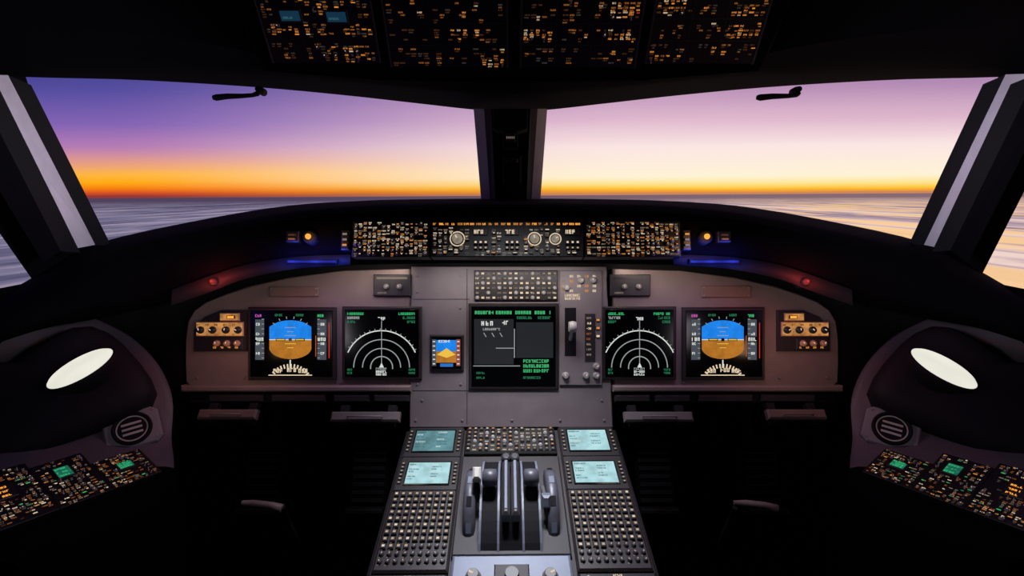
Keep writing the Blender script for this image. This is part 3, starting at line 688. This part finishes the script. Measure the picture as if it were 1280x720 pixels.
for sd in (-1,1):
    for (a,c,y_) in ((248,321,517),(414,500,520)):
        xa,xb=sorted(((a,c) if sd<0 else (1280-a,1280-c))); d=1.15
        fr=Frame(S((xa+xb)/2,y_,d),CD(0,.5,.85)); W=(xb-xa)/2/F*d
        o=thing('chart_clip_bar','short brown-grey chart clip bar beneath the instrument panel','clip',fr,group='chart clip bars')
        b=MB(); b.cbox(-W,-.013,W,.010,-.012,.004,.004,paint('clip_grey',(92,82,82),.5) if a>300 else paint('brown_bar',(100,82,74),.5))
        put('clip_bar',b.mesh('bar'),o)
        for u in (-.7,.7):
            b=MB(); b.cbox(W*u-.01,-.02,W*u+.01,.03,-.03,-.012,.002,BLACK); put('clip_bracket',b.mesh('br'),o)
        b=MB(); b.sweep([(-W*.5,-.004,.004),(-W*.5,-.004,.010),(W*.5,-.004,.010),(W*.5,-.004,.004)],.0018,KNOB); put('spring_clip',b.mesh('clip'),o)
PD=paint('pedal_charcoal',(17,15,16),.7,spec=.15)
for px in (330,462,818,950):
    fr=Frame(S(px,588,1.32),CD(0,.25,1)); o=thing('rudder_pedal','black ribbed rudder pedal hanging on an arm in the footwell','pedal',fr,group='rudder pedals')
    b=MB(); b.cbox(-.05,-.09,.05,.07,-.015,.0,.006,SHELL)
    for i in range(7): b.cbox(-.042,-.08+i*.02,.042,-.07+i*.02,-.001,.004,.001,PD)
    put('foot_plate',b.mesh('plate'),o)
    b=MB(); b.sweep([(.0,.05,-.02),(.0,.12,-.05),(0,.2,-.04)],.012,PD); put('pedal_arm',b.mesh('arm'),o)
    b=MB(); b.cbox(-.05,-.105,.05,-.09,-.03,.03,.004,PD); put('heel_bar',b.mesh('arm'),o)
for sd in (-1,1):
    px=328 if sd<0 else 944
    fr=Frame(S(px,632,1.08),CD(0,.6,.8)); o=thing('pedal_adjust_crank','dim grey adjustment crank handle in the dark footwell','handle',fr,group='adjustment cranks')
    b=MB(); b.sweep([(-.045,.006,0),(-.02,.004,.004),(.02,0,.004),(.045,-.006,0)],[.005,.007,.007,.009],PANEL); put('crank_handle',b.mesh('h'),o)
    b=MB(); b.sweep([(.045*-sd,-.004,0),(.05*-sd,-.03,-.05),(.05*-sd,-.06,-.14)],.006,BLACK); put('crank_shaft',b.mesh('s'),o)

# ------------------------------------------------------------------ pedestal
p0=S(639,538,1.2); p1=S(641,715,.862); yv=(p0-p1).normalized()
PF=Frame(p0,RT.cross(yv),yv)
if PF.n.dot(UP)<0: PF=Frame(p0,-PF.n,yv)
ped=thing('centre_pedestal','dark centre pedestal console running back from the instrument panel','console',PF)
b=MB(); b.cbox(-.256,-.62,.256,.012,-.75,-.004,.008,PANELD)
put('pedestal_body',b.mesh('body'),ped)
def unit(cx,label,mats):
    o=thing('flight_management_unit',label,'keypad unit',PF,cx,0,0,'pedestal keypad units')
    W=.066
    b=MB(); b.cbox(-W,-.375,W,0,-.004,.010,.004,BEZEL); b.cbox(-W+.002,-.100,W-.002,-.002,.010,.012,.001,MODULE); b.cbox(-W+.002,-.196,W-.002,-.104,.010,.012,.001,MODULE)
    for r in range(11):
        for c in range(9): 
            if random.random()<.5: b.word(-W+.007+c*.0137,-.2135-r*.0150,.0022,2,.0104,G_WD)
    put('unit_case',b.mesh('case'),o)
    for (n_,y0,y1,mt) in (('upper_screen',-.088,-.012,mats[0]),('lower_screen',-.184,-.116,mats[1])):
        s=MB(); s.cbox(-.048,y0,.048,y1,.012,.0135,.0005,SCR); s.quad(-.045,y0+.004,.045,y1-.004,.0138,mt)
        for i in range(7):
            yy=y1-.012-i*(y1-y0-.02)/7
            s.word(-.042,yy,.0034,random.randint(4,9),.0141,G_SW if i%3==1 else G_INK); s.word(.006,yy,.0034,random.randint(4,9),.0141,G_INK if i%3 else G_SW)
        put(n_,s.mesh('screen'),o)
        for sg in (-1,1):
            for i in range(6): key(o,sg*.057,y0+.007+i*(y1-y0-.014)/5,.012,.008,.006,KNOBD,G_KEY)
    nk=0
    for r in range(11):
        for c in range(9):
            nk+=1
            if nk<=76:
                key(o,-.055+c*.01375,-.207-r*.0150,.010,.0102,.0102,KNOBD,G_KEY if (r*3+c)%4 else G_KEY2)
    for i in range(24):
        r,c=divmod(i+76,9)
        if r<11: knob(o,-.055+c*.01375,-.207-r*.0150,.010,.0046,mat=KNOBD,mark=G_KEY2)
    return o
unit(-.178,'keypad unit with two pale teal screens above rows of dark keys',(G_TEAL,G_CYAN))
unit(.178,'keypad unit with two bright cyan screens above rows of dark keys',(G_CYAN,G_CYAN))
for cx in (-.178,.178):
    o=thing('radio_panel','small dark radio panel with orange and white legends','radio',PF,cx,-.44,0,'aft radio panels')
    b=MB(); b.cbox(-.066,-.06,.066,.06,-.004,.012,.003,MODULE); populate(o,b,-.06,-.055,.06,.055,7,6,{'word':3,'knob':1,'lamp':2,'none':1},.012,[G_AMB,G_WHT,G_ORG],[G_ORG,G_WHT,G_AMB2],wh=.004,kr=.006); put('panel_plate',b.mesh('p'),o)
o=thing('pedestal_keypad','row keypad of lit buttons ahead of the thrust levers','keypad',PF,-.002,-.045,0)
b=MB(); b.cbox(-.105,-.043,.105,.043,-.004,.012,.004,MODULE)
for r in range(6):
    for c in range(15):
        if (r*c)%5==2: knob(o,-.096+c*.0137,-.034+r*.0136,.012,.0046,mat=PLATE)
        elif random.random()<.7: key(o,-.096+c*.0137,-.034+r*.0136,.012,.009,.009,KNOBD,random.choice([G_WHT,G_AMB,G_WD]))
        else: b.word(-.1+c*.0137,-.036+r*.0136,.0036,3,.0124,G_WHT)
put('panel_plate',b.mesh('p'),o)
# throttle quadrant
o=thing('throttle_quadrant','dark curved thrust lever quadrant with worn grey levers and rails','throttle quadrant',PF,-.002,-.222,0)
def hump(b,x0,x1,mat,h=.05,L=.118,z0=0,n=14):
    pr=[(-L+2*L*i/n, z0+h*max(0,math.sin(math.pi*i/n))**.8) for i in range(n+1)]
    for i in range(n):
        (a,za),(c,zc)=pr[i],pr[i+1]
        b.poly([(x0,a,za),(x1,a,za),(x1,c,zc),(x0,c,zc)],mat,True)
        b.poly([(x0,a,-.004),(x0,a,za),(x0,c,zc),(x0,c,-.004)],mat); b.poly([(x1,a,za),(x1,a,-.004),(x1,c,-.004),(x1,c,zc)],mat)
b=MB(); hump(b,-.056,.056,BLACK,.045); b.cbox(-.108,-.120,.108,.130,-.004,.006,.003,PANELD)
put('quadrant_cover',b.mesh('q'),o)
for x in (-.058,-.024,.022,.054):
    b=MB(); hump(b,-.0020,.0020,STEEL,.050,.120); put('guide_rail',b.mesh('rail'),o,loc=(x,0,0))
for x in (-.080,.080):
    b=MB(); b.rev([(.076,-.012),(.086,-.010),(.089,-.004),(.089,.004),(.086,.010),(.076,.012)],QG,40,axis='x')
    for a in range(0,360,30):
        c,d=math.cos(math.radians(a+20)),math.sin(math.radians(a+20)); c2,d2=math.cos(math.radians(a+32)),math.sin(math.radians(a+32))
        b.poly([(-.005,c*.0896,d*.0896),(.005,c*.0896,d*.0896),(.005,c2*.0896,d2*.0896),(-.005,c2*.0896,d2*.0896)],BLACK if a%60 else STEEL)
    put('trim_wheel',b.mesh('wheel'),o,loc=(x,0,-.030))
for x in (-.041,.039):
    b=MB(); b.cbox(-.009,-.012,.009,.012,0,.052,.004,QG); b.rev([(.010,-.015),(.016,-.012),(.017,0),(.016,.012),(.010,.015)],QG,20,cx=.0,cy=.056,axis='x')
    put('thrust_lever',b.mesh('lever'),o,loc=(x,.03,.03),rot=(math.radians(38),0,0))
for x in (-.010,.008):
    b=MB(); b.cbox(-.0075,-.06,.0075,.10,.042,.064,.005,KNOBD); b.cbox(-.003,-.05,.003,.09,.064,.0655,.001,STEEL)
    b.rev([(.006,.05),(.010,.056),(.010,.066),(.006,.069)],KNOBD,14,cx=0,cy=.082)
    put('reverse_lever',b.mesh('lever'),o,loc=(x,-.02,0))
for x,an,mt in ((-.066,25,CREAMP),(.066,60,STEEL)):
    b=MB(); b.cbox(-.004,-.006,.004,.006,0,.075,.002,METAL); b.cbox(-.008,-.012,.008,.012,.070,.090,.004,mt)
    put('speed_brake_lever' if x<0 else 'flap_lever',b.mesh('lv'),o,loc=(x,.03,.010),rot=(math.radians(an),0,0))
o=thing('trim_control_plate','pale blue-grey trim plate behind the thrust levers','control panel',PF,-.002,-.402,0)
b=MB(); b.cbox(-.104,-.07,.104,.056,-.004,.014,.004,STEELP); b.cbox(-.03,-.045,.03,.035,.014,.018,.002,PANELD)
put('plate',b.mesh('p'),o)
for x in (-.065,.065): knob(o,x,.01,.014,.014)
b=MB(); b.rev([(.008,0),(.006,.012),(.013,.016),(.011,.026)],KNOBD,16); put('trim_handle',b.mesh('h'),o,loc=(0,-.0,.018))

# ------------------------------------------------------------------ side consoles
for sd in (-1,1):
    M_=(lambda px:px) if sd<0 else (lambda px:1280-px)
    Rr=[((0,385,1.15),(118,396,1.22)),((0,420,1.13),(162,418,1.20)),((0,455,1.09),(197,453,1.18)),((0,500,1.03),(215,495,1.16)),((0,550,.982),(214,545,1.118)),((0,600,.898),(214,596,1.006)),((0,650,.826),(160,650,.90)),((0,700,.766),(20,706,.77))]
    rows=[]
    for L,Rg in Rr:
        a=S(M_(L[0]),L[1],L[2]); c=S(M_(Rg[0]),Rg[1],Rg[2]); e=a-(c-a)*.6 if Rg[0]>60 else a-Vector((-sd*.2,0.1,0))
        if abs(e.x)>1.13: e.x=1.13*sd
        dn=Vector((-sd*.01,-.01,-.03)); dn2=Vector((-sd*-.05,.02,-.55))
        rows.append([e,a,a.lerp(c,.5),a.lerp(c,.95),c+Vector((0,0,-.004)),c+dn,c+dn2])
    b=MB(); cols=list(zip(*rows)); cc=[cat(c,28) for c in cols]
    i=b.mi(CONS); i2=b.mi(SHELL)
    Wn=len(cc)
    for j in range(29):
        for c in cc: b.v.append(tuple(c[j]))
    for j in range(28):
        for q_ in range(Wn-1):
            b.f.append((j*Wn+q_,j*Wn+q_+1,(j+1)*Wn+q_+1,(j+1)*Wn+q_)); b.m.append(i if q_<4 and j<19 else i2); b.sm.append(True)  # lower rows and skirt coloured near black for shade, upper rows console grey
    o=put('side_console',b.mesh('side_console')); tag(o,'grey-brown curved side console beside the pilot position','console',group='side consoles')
    nrm=CD(-sd*.40,.54,.74)
    VF=Frame(S(M_(166),537,1.082),nrm,CD(sd*.25,1,0))
    o=thing('air_vent','round swivel air vent on a grey square plate','air vent',VF,group='swivel air vents')
    b=MB(); b.prism([(-.050,-.030),(-.038,-.042),(.038,-.042),(.050,-.032),(.050,.032),(.038,.042),(-.038,.042),(-.050,.032)],-.012,.004,VPL,c=.004)
    for x,y_ in ((-.040,-.032),(.040,-.032),(.040,.032),(-.040,.032)): b.rev([(.003,.003),(.0025,.0055)],METAL,8,cx=x,cy=y_)
    put('mounting_plate',b.mesh('p'),o)
    b=MB(); b.rev([(.036,.003),(.036,.012),(.032,.014),(.031,.008)],BLACK,32); b.ring(0,0,.026,.0285,.0088,CREAMP,n=32)
    for r_ in (-.011,0,.011): b.quad(-.018,r_-.0024,.018,r_+.0024,.0092,CREAMP)
    put('vent_nozzle',b.mesh('n'),o)
    LF=Frame(S(M_(110),482,1.055),CD(-sd*.36,.42,.83),CD(-sd*.1,1,0))
    o=thing('console_lamp','black moulded lamp housing with glowing cream lens on the console','lamp',LF,group='console lamps')
    pp=[(112,404),(132,412),(150,426),(166,444),(180,464),(188,484),(182,500),(150,520),(100,542),(60,560),(20,574),(-60,596),(-60,455),(14,450),(40,430),(64,416),(88,406)]
    uvs=[LF.uv(M_(x),y_) for x,y_ in pp]
    b=MB(); b.prism(uvs,-.09,.012,PODM,c=.034,steps=5,smooth=True); put('lamp_housing',b.mesh('pod'),o)
    P=S(M_(102),461,.98)
    tocam=(CAM-P).normalized(); e1=CD(-sd*.86,.50,0); e1=(e1-tocam*e1.dot(tocam)).normalized()
    mdir=tocam.cross(e1).normalized()
    if mdir.dot(UP)<0: mdir=-mdir
    n_=(tocam*.33+mdir*.944).normalized()
    LF2=Frame(P,n_,n_.cross(e1))
    me=MB(); me.rev([(.026,-.040),(.050,-.02),(.0605,-.004),(.062,.002),(.059,.003)],BLACK,40)
    h=put('lamp_shade',me.mesh('shade')); h.parent=o; bpy.context.view_layer.update(); h.matrix_world=LF2.mat()
    me=MB(); me.rev([(.058,.0028),(.054,.006),(.038,.0085)],G_LAMP,40)
    h=put('lamp_lens',me.mesh('lens')); h.parent=o; bpy.context.view_layer.update(); h.matrix_world=LF2.mat()
    a0=S(M_(0),672,.80); a1=S(M_(200),597,1.0); a2=S(M_(0),600,.9)
    nn=(a1-a0).cross(a2-a0); nn=nn if nn.dot(UP)>0 else -nn
    xv=(a1-a0).normalized()
    SF=Frame(a0,nn,(nn.normalized().cross(xv)))
    if SF.y.dot(a2-a0)<0: SF=Frame(a0,nn,-(nn.normalized().cross(xv)))
    sx=1 if SF.x.dot(xv)>0 else -1
    specs=[(-.10,-.0005,G_ORG,.17),(0,.0775,G_ORG,.16),(.078,.1555,G_GRN,.14),(.156,.238,G_GRN,.095)]
    for si,(s0,s1,lm,w0) in enumerate(specs):
        cx=sx*(s0+s1)/2; Wd=(s1-s0)/2
        o=thing('side_radio_panel','slanted black radio panel with green, amber and white lit buttons' if lm is G_GRN else 'slanted black radio panel crowded with amber lit legends','radio',SF,cx,.006,.004,'side console radio panels')
        b=MB(); b.cbox(-Wd,0,Wd,w0,-.012,.005,.0008,MODULE)
        dx=random.uniform(-.15,.15)*Wd; ya=w0*random.choice([.3,.45,.55]); yb=ya+w0*.26
        xa_,xb_=dx-Wd*.42,dx+Wd*.3
        b.cbox(xa_,ya,xb_,yb,.005,.007,.001,BEZEL); 
        if lm is G_GRN: b.quad(xa_+.003,ya+.003,xb_-.003,yb-.003,.0072,G_GSC)
        for r_ in range(3): b.word(xa_+.004,ya+.004+r_*(yb-ya-.004)/3,.0050,max(2,int((xb_-xa_-.008)/.0042)),.0076,lm)
        hs=[(random.uniform(-Wd,Wd),random.uniform(0,w0),random.uniform(.012,.028)) for _ in range(5)]
        ht=lambda x,y: sum(math.exp(-(((x-p_)**2+(y-q_)**2)/r_**2)) for p_,q_,r_ in hs)
        clear=lambda x,y: not(xa_-.004<x<xb_+.004 and ya-.004<y<yb+.004)
        mk=lambda x,y: clear(x,y) and random.random()<.15+ht(x,y)
        populate(o,b,-Wd+.003,.003,Wd-.003,w0-.003,max(7,int(Wd*2/.0078)),int(w0/.0085),{'word':3.2,'knob':.6,'lamp':1.8,'key':1.2,'none':.9},.005,[G_AMB,G_WHT,G_AMB2,G_AMB2,G_WD,G_WD],[G_AMB,G_WHT,G_GD,G_AMB2,G_WD,G_GRN],wh=.0027,kr=.0036,mask=mk)
        mk2=lambda x,y: clear(x,y) and ht(x,y)<.5
        populate(o,b,-Wd+.004,.004,Wd-.004,w0-.004,max(6,int(Wd*2/.0085)),int(w0/.009),{'word':3,'toggle':.8,'none':2},.005,[G_WF,G_WF,G_WD,O_C,G_AMB2],[G_WF],wh=.0026,kr=.003,mask=mk2)
        put('panel_plate',b.mesh('p'),o)

# ------------------------------------------------------------------ lights
def area(loc,target,sx,sy,e,col):
    l=bpy.data.lights.new('flood_or_fill_light','AREA'); l.shape='RECTANGLE'; l.size=sx; l.size_y=sy; l.energy=e; l.color=col
    o=bpy.data.objects.new('flood_or_fill_light',l); COL.objects.link(o); o.location=loc
    o.rotation_euler=(target-loc).to_track_quat('-Z','Y').to_euler(); return o
def point(loc,e,col,r=.01):
    l=bpy.data.lights.new('lamp_glow','POINT'); l.energy=e; l.color=col; l.shadow_soft_size=r
    o=bpy.data.objects.new('lamp_glow',l); COL.objects.link(o); o.location=loc
area(S(430,340,1.13),S(420,430,1.24),.30,.02,.18,(1,.84,.76))
area(S(850,340,1.13),S(860,430,1.24),.30,.02,.18,(1,.84,.76))
area(S(637,338,1.14),S(637,430,1.24),.40,.02,.42,(1,.93,.92))
area(S(280,455,1.08),S(270,425,1.24),.1,.04,.06,(1,.6,.35)); area(S(1000,455,1.08),S(1010,425,1.24),.1,.04,.06,(1,.6,.35))
area(S(640,150,.9),S(640,620,1.02),.2,.1,1.6,(.88,.9,1)).data.spread=math.radians(70)
for px in (386,883): point(S(px,298,1.035),.14,(1,.5,.16))
for px in (262,1012): point(S(px,352,1.055),.34,(1,.09,.06))
for px in (360,390,420,868,893,920): point(S(px,326,1.072),.20,(.05,.09,1))
for px in (102,1178): area(S(px,500,.7),S(px,520,1.1),.1,.1,.14,(.9,.82,.9))
for sd in (-1,1):  # added fill lights inside the cabin to brighten the pillars, not real lamps
    L_=area(Vector((-sd*.25,.15,1.32)),S(55 if sd<0 else 1225,190,1.1),.12,.12,.8,(.88,.86,1)); L_.data.spread=math.radians(34)
